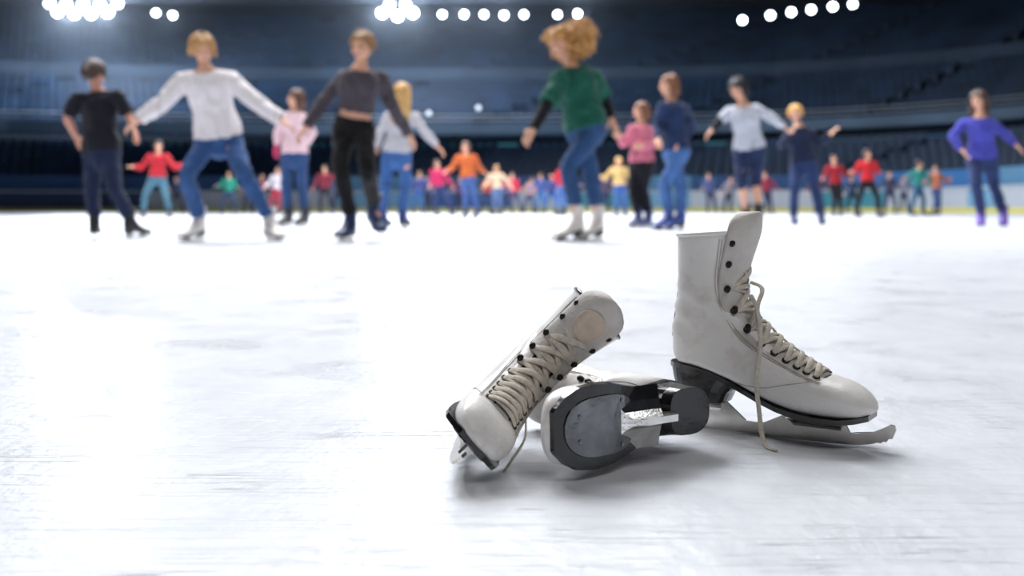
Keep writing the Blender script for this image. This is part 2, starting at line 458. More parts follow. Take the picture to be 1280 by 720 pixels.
# ------------------------------------------------------------------ worn skate meshes
bm = upper_mesh(2, 16, False)
sole_bm(bm, 14, 1); heel_bm(bm, 1)
bmesh.ops.recalc_face_normals(bm, faces=bm.faces[:])
M_WORN = mesh_from(bm, 'worn', [leather, black_rub])
bm = bmesh.new(); blade_bm(bm); M_WBLADE = mesh_from(bm, 'wblade', [steel], False)
_worn = {}
def worn_mesh(rgb):
    if rgb not in _worn:
        m = M_WORN.copy(); m.materials[0] = mat('boot_%d_%d_%d' % rgb, srgb(*rgb), .5, 0, .1); _worn[rgb] = m
    return _worn[rgb]

# ------------------------------------------------------------------ people
eye_m = mat('eye_dark', (.06, .035, .03), .3); lip_m = mat('lips', (.42, .17, .14), .5)
def frame(yaw, pitch=0, roll=0):
    y = math.radians(yaw)
    f = V((math.sin(y), -math.cos(y), 0)); r = V((math.cos(y), math.sin(y), 0)); u = V((0, 0, 1))
    p = math.radians(pitch); f2 = f*math.cos(p)-u*math.sin(p); u2 = u*math.cos(p)+f*math.sin(p)
    q = math.radians(roll); u3 = u2*math.cos(q)+V((1, 0, 0))*math.sin(q)
    u3 = (u3-f2*u3.dot(f2)).normalized(); r3 = f2.cross(u3)
    return r3, f2, u3
TR = [(-.10, .10, .085), (0, .152, .110), (.2, .134, .100), (.42, .108, .084), (.68, .130, .100), (.85, .130, .086), (.97, .082, .062)]
def torso_r(t):
    for (a, p, q), (b, r, s) in zip(TR, TR[1:]):
        if t <= b:
            f = max(0, (t-a)/(b-a)); return p+(r-p)*f, q+(s-q)*f
    return TR[-1][1:]
def add_hand(bm, El, W, fwd, center, k, grow=0, curl=.5):
    D = (W-El).normalized(); S = fwd-D*fwd.dot(D)
    if S.length < .2: S = V((0, 0, 1))-D*D.z
    S.normalize(); N = D.cross(S)
    if N.dot(center-W) < 0: N = -N
    tube(bm, [W-D*.02*k, W+D*.02*k, W+D*.055*k, W+D*.085*k], [(.026*k+grow, .021*k+grow), (.032*k+grow, .017*k+grow), (.040*k+grow, .016*k+grow), (.038*k+grow, .012*k+grow)], side=S, seg=12)
    for o, L in ((.030, .066), (.0105, .078), (-.0095, .072), (-.029, .056)):
        b = W+D*.078*k+S*o*k; sp = S*o*.25
        p1 = b+(D+sp*4)*L*.42*k; p2 = p1+(D*.8+N*curl+sp*2).normalized()*L*.32*k; p3 = p2+(D*.45+N*curl*1.6).normalized()*L*.26*k
        tube(bm, [b, p1, p2, p3], [.0090*k+grow, .0084*k+grow, .0078*k+grow, .0068*k+grow], seg=8)
    b = W+D*.022*k+S*.026*k
    p1 = b+(D*.6+S*.8+N*.25)*.036*k; p2 = p1+(D*.9+S*.35+N*.4).normalized()*.032*k
    tube(bm, [b, p1, p2], [.0125*k+grow, .0100*k+grow, .0082*k+grow], seg=8)
PC = [0]
def person(s, cx, head, neck, sh, el, wr, pel, kn, an, yaw=0, hyaw=None, hpitch=5, hroll=0, k=None, hair='short', hair_rgb=(120, 90, 60),
           top=(200, 200, 200), pants=(50, 80, 130), boots=(30, 30, 30), boot_yaw=None, lift=(0, 0), skin=(216, 164, 138), sleeve=1.0, under=None, under_arms=(1, 1),
           shirt_b=.02, pants_len=.95, pant_top=.25, loose=.014, glove=None, vox=.0062, label='', dy=None, locks=True):
    PC[0] += 1; pid = PC[0]
    fy = 259+CAMH*s; root = V(((cx-640)/s, F/s, 0)); dy = dy or {}
    J = lambda p, d=0: V(((p[0]-cx)/s, d, (fy-p[1])/s))
    Nk = J(neck, dy.get('neck', 0)); Hc = J(head, dy.get('head', dy.get('neck', 0)))
    Sa, Sb = J(sh[0], dy.get('sa', 0)), J(sh[1], dy.get('sb', 0))
    Ea, Eb = J(el[0], dy.get('ea', 0)), J(el[1], dy.get('eb', 0))
    Wa, Wb = J(wr[0], dy.get('wa', 0)), J(wr[1], dy.get('wb', 0))
    P = J(pel); Ka, Kb = J(kn[0], dy.get('ka', 0)), J(kn[1], dy.get('kb', 0))
    if k is None: k = (Hc.z+.11)/1.6
    Aa, Ab = J(an[0], dy.get('aa', 0)), J(an[1], dy.get('ab', 0))
    bs = 1.18*k
    Aa.z = .150*bs+lift[0]; Ab.z = .150*bs+lift[1]
    R, Fw, U = frame(yaw); hy = yaw if hyaw is None else hyaw
    side = (Sb-Sa); side.z = 0
    if side.length < .05: side = R.copy()
    sd = R if R.dot(side) > 0 else -R
    Ha = P-sd*.085*k+V((0, 0, -.02)); Hb = P+sd*.085*k+V((0, 0, -.02))
    tp = lambda t: P.lerp(Nk, t) if t >= 0 else P+(P-Nk)*(-t)
    skin_m = mat('skin_%d_%d_%d' % skin, srgb(*skin), .55, 0, .06, 20)
    bm = bmesh.new()
    ts = [a[0] for a in TR]
    tube(bm, [tp(t) for t in ts], [(torso_r(t)[0]*k*.96, torso_r(t)[1]*k*.94) for t in ts], side=R, seg=20)
    for S_, E_, W_ in ((Sa, Ea, Wa), (Sb, Eb, Wb)):
        tube(bm, [tp(.84), S_], [.053*k, .048*k])
        tube(bm, [S_, S_.lerp(E_, .5), E_, E_.lerp(W_, .35), W_], [.048*k, .042*k, .035*k, .036*k, .025*k], seg=12)
        add_hand(bm, E_, W_, Fw, P, k)
    by = boot_yaw if boot_yaw is not None else (yaw, yaw)
    for H_, K_, A_, b_ in ((Ha, Ka, Aa, by[0]), (Hb, Kb, Ab, by[1])):
        tube(bm, [H_, H_.lerp(K_, .5), K_, K_.lerp(A_, .35), K_.lerp(A_, .65), A_], [.082*k, .066*k, .049*k, .050*k, .036*k, .030*k], seg=14)
        fr = frame(b_)[1]; tube(bm, [A_, A_-V((0, 0, .05*k)), A_+fr*.08*k-V((0, 0, .075*k))], [.028*k, .026*k, .018*k])
    r, f, u = frame(hy, hpitch, hroll); HM = Matrix((r, f, u)).transposed()
    hk = k*.97
    hp = lambda a, b, c: Hc+(r*a+f*b+u*c)*hk
    tube(bm, [tp(.88), Nk, Hc-u*.05*hk-f*.012*hk], [.058*k, .047*k, .045*k])
    el_ = lambda a, b, c, ra: ellipsoid(bm, hp(a, b, c), [q*hk for q in ra], HM)
    el_(0, -.004, .02, (.074, .092, .088)); el_(0, .022, -.022, (.062, .070, .072)); el_(0, .040, -.068, (.040, .044, .036))
    for sg in (1, -1):
        el_(sg*.074, -.008, -.008, (.010, .018, .030)); el_(sg*.030, .078, .006, (.015, .012, .009)); el_(sg*.036, .060, -.03, (.024, .026, .024))
    tube(bm, [hp(0, .084, .014), hp(0, .100, -.008), hp(0, .106, -.022)], [.008*hk, .0105*hk, .013*hk], seg=8)
    tube(bm, [hp(-.036, .078, .026), hp(0, .088, .022), hp(.036, .078, .026)], [.008*hk]*3, seg=8)
    tube(bm, [hp(-.022, .079, -.051), hp(0, .088, -.051), hp(.022, .079, -.051)], [.0075*hk]*3, seg=8)
    hairm = mat('hair_%d_%d_%d' % hair_rgb, srgb(*hair_rgb), .5, 0, .5, 45, .6, 90)
    def post(me):
        n = len(me.polygons); c = np.empty(n*3, np.float32); me.polygons.foreach_get('center', c); c = c.reshape(-1, 3)-np.array(Hc)
        A_ = np.array([r, f, u])
        l = (c @ A_.T)/hk; a, b, z = l[:, 0], l[:, 1], l[:, 2]
        near = (np.linalg.norm(c, axis=1) < .14*hk) & (b > .05)
        mi = np.zeros(n, np.int32)
        mi[near & (np.abs(np.abs(a)-.032) < .014) & (np.abs(z-.025) < .0035)] = 3
        mi[near & (np.abs(a) < .021) & (np.abs(z+.051) < .006)] = 2
        mi[near & (np.abs(np.abs(a)-.030) < .011) & (np.abs(z-.005) < .0050)] = 1
        me.polygons.foreach_set('material_index', mi)
    body = fuse_link(bm, vox, 2, 'person', (skin_m, eye_m, lip_m, hairm), None, root, post, label=label, category='person')
    cv = max(.009, vox)
    # ---- trousers
    bm = bmesh.new(); g = .013
    tt = [-.13, -.06, 0, pant_top*.5, pant_top]
    rr_ = lambda t: ((torso_r(t)[0] if t > -.1 else .11)*k+g, (torso_r(t)[1] if t > -.1 else .10)*k+g)
    tube(bm, [tp(t) for t in tt], [rr_(t) for t in tt], side=R, seg=20, caps='flat' if pant_top < .2 else 'round')
    for H_, K_, A_ in ((Ha, Ka, Aa), (Hb, Kb, Ab)):
        full = [(0, .083), (.5, .067), (1, .052), (1.35, .053), (1.7, .048), (2, .050)]
        L = 2*pants_len if pants_len > .6 else 1+pants_len
        pts = []; rr = []
        for q, rad in full:
            q2 = min(q, L); p = H_.lerp(K_, q2) if q2 <= 1 else K_.lerp(A_, q2-1)
            pts.append(p); rr.append(rad*k+g*.8)
            if q >= L: break
        if len(pts) > 2 and (pts[-1]-pts[-2]).length < .02: pts.pop(-2); rr.pop(-2)
        tube(bm, pts, rr, seg=16, caps='flat'); ellipsoid(bm, H_, (.085*k+g*.8,)*3)
    fuse_link(bm, cv, 3, 'trousers', [cloth(pants)], body, None, wrinkle_post(.011, 14, pid))
    # ---- shirt
    bm = bmesh.new(); g = loose+.008
    tt = [shirt_b+(.97-shirt_b)*i/7 for i in range(8)]
    tube(bm, [tp(t) for t in tt], [(torso_r(t)[0]*k+g+.010*(1-abs(t-.4)), torso_r(t)[1]*k+g) for t in tt], side=R, seg=20, caps='flat')
    sleeves = bmesh.new() if under else None
    for sg, ua, (S_, E_, W_) in zip((-1, 1), under_arms, ((Sa, Ea, Wa), (Sb, Eb, Wb))):
        tube(bm, [tp(.84), S_], [.06*k+.01, .056*k+.008])
        def slv(b, L, g2):
            if L <= .5: pts = [S_, S_.lerp(E_, L), S_.lerp(E_, L*2)]; rr = [.054, .050, .048]
            else: pts = [S_, S_.lerp(E_, .5), E_, E_.lerp(W_, .4), E_.lerp(W_, .96)]; rr = [.054, .046, .040, .040, .029]
            tube(b, pts, [q*k+g2 for q in rr], seg=14, caps='flat')
        slv(bm, sleeve if (ua or not under) else 1.0, loose*.85)
        if under and ua: slv(sleeves, 1.0, .008)
    for sg in (1, -1): ellipsoid(bm, tp(.66)+R*sg*.060*k+Fw*.060*k, (.060*k, .052*k, .062*k))
    fuse_link(bm, cv, 3, 'shirt', [cloth(top)], body, None, wrinkle_post(.014 if loose < .02 else .019, 15, pid+50))
    if under: fuse_link(sleeves, .008, 2, 'undershirt_sleeves', [cloth(under)], body, None, wrinkle_post(.005, 16, pid), label='black long sleeves')
    if glove:
        bm = bmesh.new()
        add_hand(bm, Ea, Wa, Fw, P, k, .005); add_hand(bm, Eb, Wb, Fw, P, k, .005)
        fuse_link(bm, vox, 1, 'gloves', [cloth(glove)], body)
    # ---- hair
    bm = bmesh.new()
    he = lambda a, b, c, ra: ellipsoid(bm, hp(a, b, c), [q*hk for q in ra], HM)
    he(0, -.024, .028, (.082, .086, .087)); he(0, .006, .062, (.070, .076, .048)); he(0, -.045, -.01, (.072, .058, .076))
    rnd = random.Random(pid)
    if hair in ('bob', 'long'):
        for sg in (1, -1):
            tube(bm, [hp(sg*.055, .02, .075), hp(sg*.082, -.005, .02), hp(sg*.085, -.012, -.05), hp(sg*.075, -.015, -.115)], [(.018*hk, .04*hk), (.015*hk, .045*hk), (.018*hk, .045*hk), (.010*hk, .03*hk)], side=r)
        he(0, -.055, -.06, (.084, .05, .09))
    if hair == 'long':
        dn = V((0, 0, -1))*.75-u*.25
        b0 = hp(0, -.06, -.03)
        for q in range(14):
            ox = rnd.uniform(-.085, .085)*hk; ln = rnd.uniform(.26, .42)*hk; ob = rnd.uniform(-.02, .02)
            s0 = b0+r*ox
            tube(bm, [s0, s0+dn*ln*.35-f*(.02+ob)+r*rnd.uniform(-.02, .02), s0+dn*ln*.7-f*(.015+ob)+r*rnd.uniform(-.03, .03), s0+dn*ln+r*rnd.uniform(-.04, .04)], [.030*hk, .030*hk, .024*hk, .007*hk], seg=8)
    if hair in ('bun', 'tied'):
        he(0, -.105, .02 if hair == 'tied' else .06, (.038, .038, .038))
        if hair == 'tied':
            tube(bm, [hp(0, -.10, .02), hp(0, -.135, -.03), hp(0, -.125, -.12)], [.025*hk, .030*hk, .010*hk])
    if hair == 'curly':
        for i in range(620):
            c = rnd.uniform(-.165, .100); a = rnd.uniform(0, 2*math.pi); w = math.sqrt(max(.05, 1-((c+.02)/.18)**2)); j = rnd.uniform(.85, 1.22)
            b = math.sin(a)*.185*w*j-.085; x_ = math.cos(a)*.135*w*j
            if b > .025 and c < .045: continue
            q0 = hp(x_, b, c+.018); out = (q0-Hc).normalized()
            d1 = (out*.3-f*.4+V((rnd.uniform(-1, 1), rnd.uniform(-1, 1), rnd.uniform(-1.4, .2)))).normalized()
            d2 = V((rnd.uniform(-1, 1), rnd.uniform(-1, 1), rnd.uniform(-1.4, .4))).normalized(); rr = rnd.uniform(.008, .013)*hk
            tube(bm, [q0, q0+d1*.026*hk, q0+d1*.034*hk+d2*.032*hk], [rr, rr, rr*.6], seg=7, sub=2)
        he(0, -.095, -.02, (.115, .135, .125)); he(0, -.02, .045, (.09, .10, .075))
    elif locks:
        nl = 50 if vox < .007 else 22
        low = {'short': -.05, 'bob': -.13, 'long': -.19, 'bun': -.02, 'tied': -.03}[hair]
        for i in range(nl):
            a = rnd.uniform(.55, 2*math.pi-.55); j = rnd.uniform(.96, 1.20); ln = low*rnd.uniform(.5, 1.25)
            sx, cy = math.sin(a), math.cos(a)
            if abs(cy) > .6 and cy > 0: ln = max(ln, -.0)
            tw = rnd.uniform(-.015, .015)
            P_ = lambda rad, c, q=0: hp(sx*.086*rad*j+cy*q, cy*.090*rad*j-.018-sx*q, c)
            pts = [P_(.3, .108*j), P_(.8, .085), P_(1.0, .03, tw)]
            if ln < 0: pts += [P_(1.02, .4*ln, -tw), P_(1.0+rnd.uniform(-.08, .30), ln, tw)]
            q = .0090*hk
            tube(bm, pts, [q, q*1.25, q*1.2, q, q*.4][:len(pts)], seg=7, sub=2)
    def hpost(me, Hc=Hc, amp=(.008 if hair == 'curly' else .006)):
        c, n = co_no(me); d = c-np.array(Hc); w = waves(d*np.array([1, 1, .25]), 150, pid)
        me.vertices.foreach_set('co', (c+n*(amp*.4*w)[:, None]).astype(np.float32).ravel())
    fuse_link(bm, max(.0060, vox*.95), 1, 'hair', [hairm], body, None, hpost)
    for A_, b_, lf in ((Aa, by[0], lift[0]), (Ab, by[1], lift[1])):
        pr, pf, pu = frame(b_, min(50, lf*260))
        yv = pu.cross(pf); M = Matrix((pf, yv, pu)).transposed()
        org = A_-M @ (V((.042, 0, .150))*bs)
        sk = link('ice_skate', worn_mesh(boots), body)
        sk.matrix_local = Matrix.Translation(org) @ M.to_4x4() @ Matrix.Diagonal((bs, bs*1.25, bs, 1))
        link('blade', M_WBLADE, sk)
    return body

# -- nearer group
person(155, 125, (115, 91), (119, 113), ((97, 124), (147, 121)), ((84, 147), (162, 146)), ((88, 170), (170, 162)), (127, 190), ((115, 236), (149, 235)), ((118, 270), (162, 270)),
       yaw=172, hyaw=168, hpitch=16, hair='tied', hair_rgb=(62, 42, 36), top=(24, 26, 36), pants=(28, 38, 66), boots=(22, 22, 26), sleeve=.45, skin=(200, 142, 120), loose=.018,
       boot_yaw=(200, 150), shirt_b=-.02, dy=dict(neck=.05, wa=.1, wb=-.05, kb=-.1), vox=.0058, label='person seen from behind in black t-shirt and dark jeans')
person(170, 275, (261, 66), (264, 91), ((238, 102), (291, 101)), ((212, 131), (325, 129)), ((186, 153), (360, 153)), (274, 171), ((245, 221), (314, 219)), ((249, 272), (337, 272)),
       yaw=8, hyaw=32, hpitch=26, hroll=-10, hair='short', hair_rgb=(186, 140, 90), top=(222, 216, 220), pants=(50, 82, 132), boots=(225, 220, 215), boot_yaw=(-25, 40),
       dy=dict(neck=-.15, sa=-.12, sb=-.12, ka=-.2, kb=-.18, wa=-.2, wb=-.2, ea=-.15, eb=-.15), loose=.026, shirt_b=.02, vox=.0058, label='person in white sweater and blue jeans with arms spread wide')
person(168, 447, (455, 61), (453, 88), ((431, 97), (476, 98)), ((404, 127), (491, 136)), ((384, 160), (507, 166)), (442, 160), ((431, 213), (464, 212)), ((438, 270), (462, 260)),
       yaw=-14, hyaw=-18, hpitch=14, hroll=5, hair='bun', hair_rgb=(150, 112, 76), top=(72, 66, 74), pants=(16, 16, 20), boots=(38, 52, 96), boot_yaw=(-15, 35), lift=(0, .10),
       dy=dict(neck=-.1, ka=-.18, kb=-.2, ab=.25, wa=-.05, eb=.1, wb=.25), shirt_b=.30, pant_top=.19, loose=.016, vox=.0058, label='person in cropped dark grey sweater and black trousers reaching out')
person(170, 727, (701, 53), (714, 84), ((701, 98), (741, 92)), ((683, 134), (758, 118)), ((664, 168), (768, 146)), (732, 160), ((709, 211), (738, 211)), ((721, 270), (748, 270)),
       yaw=-45, hyaw=-55, hpitch=24, hair='curly', hair_rgb=(192, 142, 82), top=(24, 84, 70), pants=(48, 78, 122), boots=(226, 220, 214), boot_yaw=(-60, -50),
       dy=dict(sa=-.12, sb=.12, ea=-.25, wa=-.35, eb=.25, wb=.2, ka=-.12, aa=-.05, ab=.08), sleeve=.5, under=(20, 22, 28), shirt_b=.0, pants_len=.86, loose=.028, vox=.0058,
       label='person with curly blonde hair in green top over black sleeves')
person(97, 367, (370, 124), (369, 139), ((357, 147), (383, 148)), ((348, 165), (390, 167)), ((346, 182), (381, 181)), (368, 193), ((357, 228), (377, 228)), ((361, 262), (382, 262)),
       yaw=-20, hyaw=-55, hair='bob', hair_rgb=(84, 54, 42), top=(222, 190, 198), pants=(44, 70, 114), boots=(30, 30, 36), glove=(216, 74, 120), vox=.008, label='person in pale pink top, jeans and pink gloves')
person(108, 500, (503, 117), (502, 137), ((486, 146), (519, 147)), ((476, 165), (531, 165)), ((470, 184), (546, 182)), (496, 192), ((481, 229), (507, 229)), ((478, 262), (503, 262)),
       yaw=165, hyaw=170, hair='long', hair_rgb=(200, 158, 98), top=(184, 182, 190), pants=(56, 92, 148), boots=(40, 60, 120), vox=.008, label='person seen from behind with long blonde hair and grey top')
person(104, 800, (801, 139), (801, 155), ((789, 163), (814, 163)), ((780, 180), (817, 181)), ((773, 172), (800, 184)), (802, 204), ((791, 236), (804, 236)), ((798, 264), (811, 264)),
       yaw=-40, hyaw=-70, hair='bob', hair_rgb=(120, 80, 58), top=(194, 108, 130), pants=(20, 20, 28), boots=(50, 60, 110), dy=dict(sa=-.08, sb=.08, wa=-.15, wb=-.2), vox=.008, label='person in pink top and black trousers with bent arms')
person(116, 846, (836, 107), (839, 126), ((827, 135), (856, 135)), ((822, 158), (864, 158)), ((820, 176), (852, 176)), (845, 189), ((831, 230), (851, 229)), ((836, 262), (851, 262)),
       yaw=-60, hyaw=-75, hair='bob', hair_rgb=(122, 78, 50), top=(32, 48, 84), pants=(64, 98, 152), boots=(60, 80, 150), dy=dict(sa=-.1, sb=.1, wa=-.2, wb=-.1), vox=.008, label='person with brown hair in navy top and blue jeans')
person(110, 932, (920, 112), (926, 132), ((912, 140), (943, 136)), ((900, 151), (964, 147)), ((887, 164), (981, 156)), (937, 186), ((925, 228), (945, 227)), ((932, 262), (948, 262)),
       yaw=-20, hyaw=-45, hpitch=28, hroll=-8, hair='bob', hair_rgb=(26, 24, 32), top=(184, 188, 200), pants=(36, 50, 84), boots=(40, 40, 46), pants_len=.15, sleeve=.45, under=(20, 20, 26), under_arms=(1, 0),
       dy=dict(neck=-.1, wa=-.1, wb=.1, ka=-.1), vox=.008, label='person with black hair, light grey top, knee-length trousers')
person(97, 1003, (994, 142), (998, 158), ((986, 167), (1014, 166)), ((977, 183), (1025, 180)), ((984, 166), (1034, 168)), (1005, 204), ((991, 235), (1018, 235)), ((992, 262), (1026, 262)),
       yaw=-10, hyaw=-25, hair='short', hair_rgb=(208, 160, 84), top=(24, 34, 62), pants=(38, 54, 96), boots=(34, 48, 96), dy=dict(wa=-.2, wb=-.15, ka=-.1), vox=.008, label='blonde person in dark navy top and jeans with raised hands')
person(105, 1224, (1217, 127), (1220, 146), ((1204, 155), (1235, 152)), ((1191, 171), (1254, 165)), ((1198, 188), (1267, 181)), (1228, 197), ((1213, 230), (1242, 229)), ((1226, 262), (1254, 262)),
       yaw=-25, hyaw=-35, hpitch=14, hair='long', hair_rgb=(74, 50, 42), top=(70, 72, 166), pants=(44, 58, 100), boots=(104, 76, 176), dy=dict(neck=-.12, wa=-.1, wb=-.05, ka=-.15), vox=.008, label='person in blue and purple jacket and jeans gliding')

def far_person(cx, s, top, pants, hair, yaw, h=1.6, style='short', seed=0, label=''):
    rnd = random.Random(seed*13+5); fy = 259+CAMH*s; q = s*h/1.6
    Y = lambda z: fy-z*q
    c = abs(math.cos(math.radians(yaw)))*.6+.4
    lean = rnd.uniform(-.14, .14); X = lambda x, z: cx+(x+lean*z)*q
    aw = rnd.uniform(.20, .46); bw = rnd.uniform(.20, .46); st = rnd.uniform(.07, .28)
    az = rnd.uniform(.85, 1.15); bz = rnd.uniform(.85, 1.15)
    pt = lambda x, z: (X(x, z), Y(z))
    person(s, cx, pt(0, 1.49), pt(0, 1.34), (pt(-.17*c, 1.29), pt(.17*c, 1.29)), (pt(-aw*.85, 1.06), pt(bw*.85, 1.06)), (pt(-aw*1.15, az), pt(bw*1.15, bz)), pt(0, .86),
           (pt(-st*.8, .48), pt(st*.8, .48)), (pt(-st, .1), pt(st, .1)), yaw=yaw, hair=style, hair_rgb=hair, top=top, pants=pants, boots=(40, 40, 60), loose=.019, vox=.012,
           k=h/1.6, dy=dict(ka=-.08, kb=-.08, wa=-.15, wb=.1), label=label)
BR = (60, 40, 34)
FAR = [(195, 60, (172, 36, 48), (70, 110, 130), BR, 20, 1.62, 'short', 'person in red jacket skating'),
 (590, 60, (180, 90, 46), (60, 86, 140), (90, 54, 38), -15, 1.6, 'bob', 'person in orange-brown top and jeans'),
 (555, 47, (176, 40, 86), (40, 50, 90), BR, 30, 1.5, 'short', 'person in magenta top'),
 (622, 42, (204, 176, 150), (80, 100, 140), (150, 110, 70), -30, 1.5, 'bob', 'person in cream sweater'),
 (646, 36, (186, 48, 70), (60, 60, 90), (70, 44, 40), 10, 1.45, 'short', 'person in raspberry jacket'),
 (698, 44, (180, 40, 54), (70, 104, 160), (90, 60, 40), 40, 1.55, 'short', 'person in red top and light jeans'),
 (676, 34, (60, 80, 140), (50, 96, 150), BR, -60, 1.5, 'short', 'person in blue jacket and blue trousers'),
 (776, 54, (200, 168, 110), (60, 90, 150), (190, 150, 90), 0, 1.4, 'bob', 'small blonde person in cream jacket'),
 (1047, 50, (140, 30, 40), (24, 24, 32), BR, -20, 1.55, 'short', 'person in dark red jacket'),
 (1084, 53, (182, 36, 44), (22, 22, 30), BR, 15, 1.6, 'bob', 'person in bright red jacket and black trousers'),
 (1146, 45, (40, 120, 112), (40, 80, 110), BR, 60, 1.55, 'short', 'person in teal jacket'),
 (1171, 42, (166, 100, 72), (60, 80, 120), BR, -50, 1.5, 'short', 'person in tan jacket'),
 (286, 36, (46, 140, 120), (40, 60, 90), BR, 0, 1.5, 'short', 'person in turquoise top'),
 (343, 40, (196, 190, 200), (150, 40, 60), BR, -30, 1.5, 'short', 'person in white top and red trousers'),
 (408, 40, (110, 34, 48), (26, 28, 42), BR, 10, 1.55, 'short', 'person in maroon jacket'),
 (962, 36, (130, 40, 60), (40, 44, 70), BR, 10, 1.5, 'short', 'person in wine-coloured top'),
 (890, 34, (60, 70, 110), (40, 44, 70), BR, -10, 1.5, 'short', 'person in slate jacket'),
 (1112, 36, (60, 60, 80), (40, 44, 70), BR, -10, 1.5, 'short', 'person in dark grey jacket'),
 (536, 32, (50, 56, 90), (30, 34, 50), BR, 30, 1.5, 'short', 'person in dark blue jacket'),
 (607, 33, (150, 60, 50), (40, 50, 80), BR, -20, 1.5, 'bob', 'person in rust jacket'),
 (634, 31, (60, 90, 130), (40, 44, 60), BR, 0, 1.5, 'short', 'person in mid blue jacket'),
 (660, 30, (190, 150, 140), (50, 60, 100), BR, 40, 1.5, 'bob', 'person in pale rose top'),
 (688, 32, (40, 60, 120), (40, 80, 140), BR, 10, 1.5, 'short', 'person in royal blue top'),
 (712, 38, (80, 96, 140), (60, 100, 150), BR, -30, 1.5, 'short', 'person in grey-blue sweater'),
 (757, 33, (70, 60, 80), (30, 40, 70), BR, 10, 1.5, 'bob', 'person in plum jacket'),
 (908, 31, (120, 110, 120), (30, 34, 50), BR, 30, 1.5, 'short', 'person in grey jacket'),
 (1024, 33, (90, 50, 60), (30, 34, 50), BR, 0, 1.5, 'short', 'person in brown-red jacket'),
 (310, 31, (60, 60, 80), (30, 34, 50), BR, 0, 1.5, 'short', 'person in charcoal jacket'),
 (324, 33, (110, 50, 60), (30, 34, 50), BR, 20, 1.5, 'short', 'person in dusky red coat'),
 (425, 32, (60, 80, 110), (30, 40, 60), BR, -20, 1.5, 'bob', 'person in steel blue jacket'),
 (222, 31, (50, 60, 90), (30, 34, 50), BR, -20, 1.5, 'short', 'person in navy jacket'),
 (572, 30, (80, 50, 90), (30, 34, 60), BR, -20, 1.5, 'short', 'person in violet jacket'),
 (522, 36, (60, 70, 120), (40, 80, 130), BR, 15, 1.5, 'bob', 'person in indigo top'),
 (1066, 32, (50, 60, 90), (30, 34, 50), BR, 15, 1.5, 'short', 'person in midnight blue jacket'),
 (1130, 31, (130, 130, 150), (30, 44, 70), BR, -15, 1.5, 'short', 'person in pale grey jacket')]
for i, (cx, s, tp_, pn, hr, yw, h, st, lb) in enumerate(FAR):
    far_person(cx, s, tp_, pn, hr, yw, h, st, i, lb)
flush()

# ------------------------------------------------------------------ ice
bm = bmesh.new()
bmesh.ops.create_grid(bm, x_segments=2, y_segments=2, size=1, matrix=Matrix.Translation((0, 22, 0)) @ Matrix.Diagonal((75, 60, 1, 1)))
ice = bpy.data.materials.new('ice'); ice.use_nodes = True
nt = ice.node_tree; b = nt.nodes['Principled BSDF']; N = nt.nodes.new; L = nt.links.new
tc = N('ShaderNodeTexCoord')
def noise_n(scale, stretch=(1, 1, 1), detail=6, rot=0, rough=.5):
    mp = N('ShaderNodeMapping'); mp.inputs['Scale'].default_value = stretch; mp.inputs['Rotation'].default_value = (0, 0, rot)
    L(tc.outputs['Object'], mp.inputs['Vector'])
    n = N('ShaderNodeTexNoise'); n.inputs['Scale'].default_value = scale; n.inputs['Detail'].default_value = detail; n.inputs['Roughness'].default_value = rough
    L(mp.outputs['Vector'], n.inputs['Vector']); return n
def rng(sock, a, b_, c, d):
    m = N('ShaderNodeMapRange'); m.inputs['From Min'].default_value = a; m.inputs['From Max'].default_value = b_; m.inputs['To Min'].default_value = c; m.inputs['To Max'].default_value = d
    L(sock, m.inputs['Value']); return m.outputs['Result']
def mth(op, a, b_):
    m = N('ShaderNodeMath'); m.operation = op
    for i, v in enumerate((a, b_)):
        if hasattr(v, 'links'): L(v, m.inputs[i])
        else: m.inputs[i].default_value = v
    return m.outputs[0]
n1 = noise_n(2.0); r1 = N('ShaderNodeValToRGB')
r1.color_ramp.elements[0].color = (.69, .71, .76, 1); r1.color_ramp.elements[1].color = (.75, .77, .815, 1)
r1.color_ramp.elements[0].position = .3; r1.color_ramp.elements[1].position = .7
L(n1.outputs['Fac'], r1.inputs['Fac'])
n5 = noise_n(16, (1, .6, 1), 8, .6, .65); r5 = N('ShaderNodeValToRGB')
r5.color_ramp.elements[0].color = (.93, .935, .95, 1); r5.color_ramp.elements[1].color = (1, 1, 1, 1)
r5.color_ramp.elements[0].position = .38; r5.color_ramp.elements[1].position = .56
L(n5.outputs['Fac'], r5.inputs['Fac'])
mx = N('ShaderNodeMix'); mx.data_type = 'RGBA'; mx.blend_type = 'MULTIPLY'; mx.inputs['Factor'].default_value = 1
L(r1.outputs['Color'], mx.inputs['A']); L(r5.outputs['Color'], mx.inputs['B']); L(mx.outputs['Result'], b.inputs['Base Color'])
wet = rng(noise_n(5, (1, 1, 1), 5, .8, .6).outputs['Fac'], .52, .62, 0, 1)      # small melt-water patches
rb = rng(noise_n(4, (1, 1, 1), 5).outputs['Fac'], .35, .65, .31, .35)
L(mth('MULTIPLY', rb, rng(wet, 0, 1, 1, .84)), b.inputs['Roughness'])
n3 = noise_n(60, (1, .7, 1), 6, .3); n4 = noise_n(14, (1, .5, 1), 4, -.35)
sc_ = noise_n(6, (.35, 9, 1), 3, .25); rs_ = N('ShaderNodeValToRGB')
rs_.color_ramp.elements[0].position = .49; rs_.color_ramp.elements[1].position = .50; e_ = rs_.color_ramp.elements.new(.51)
rs_.color_ramp.elements[0].color = (0, 0, 0, 1); rs_.color_ramp.elements[1].color = (.5, .5, .5, 1); e_.color = (0, 0, 0, 1)
L(sc_.outputs['Fac'], rs_.inputs['Fac'])
h = mth('ADD', mth('ADD', n3.outputs['Fac'], n4.outputs['Fac']), rs_.outputs['Color'])
bp = N('ShaderNodeBump'); bp.inputs['Distance'].default_value = .0036
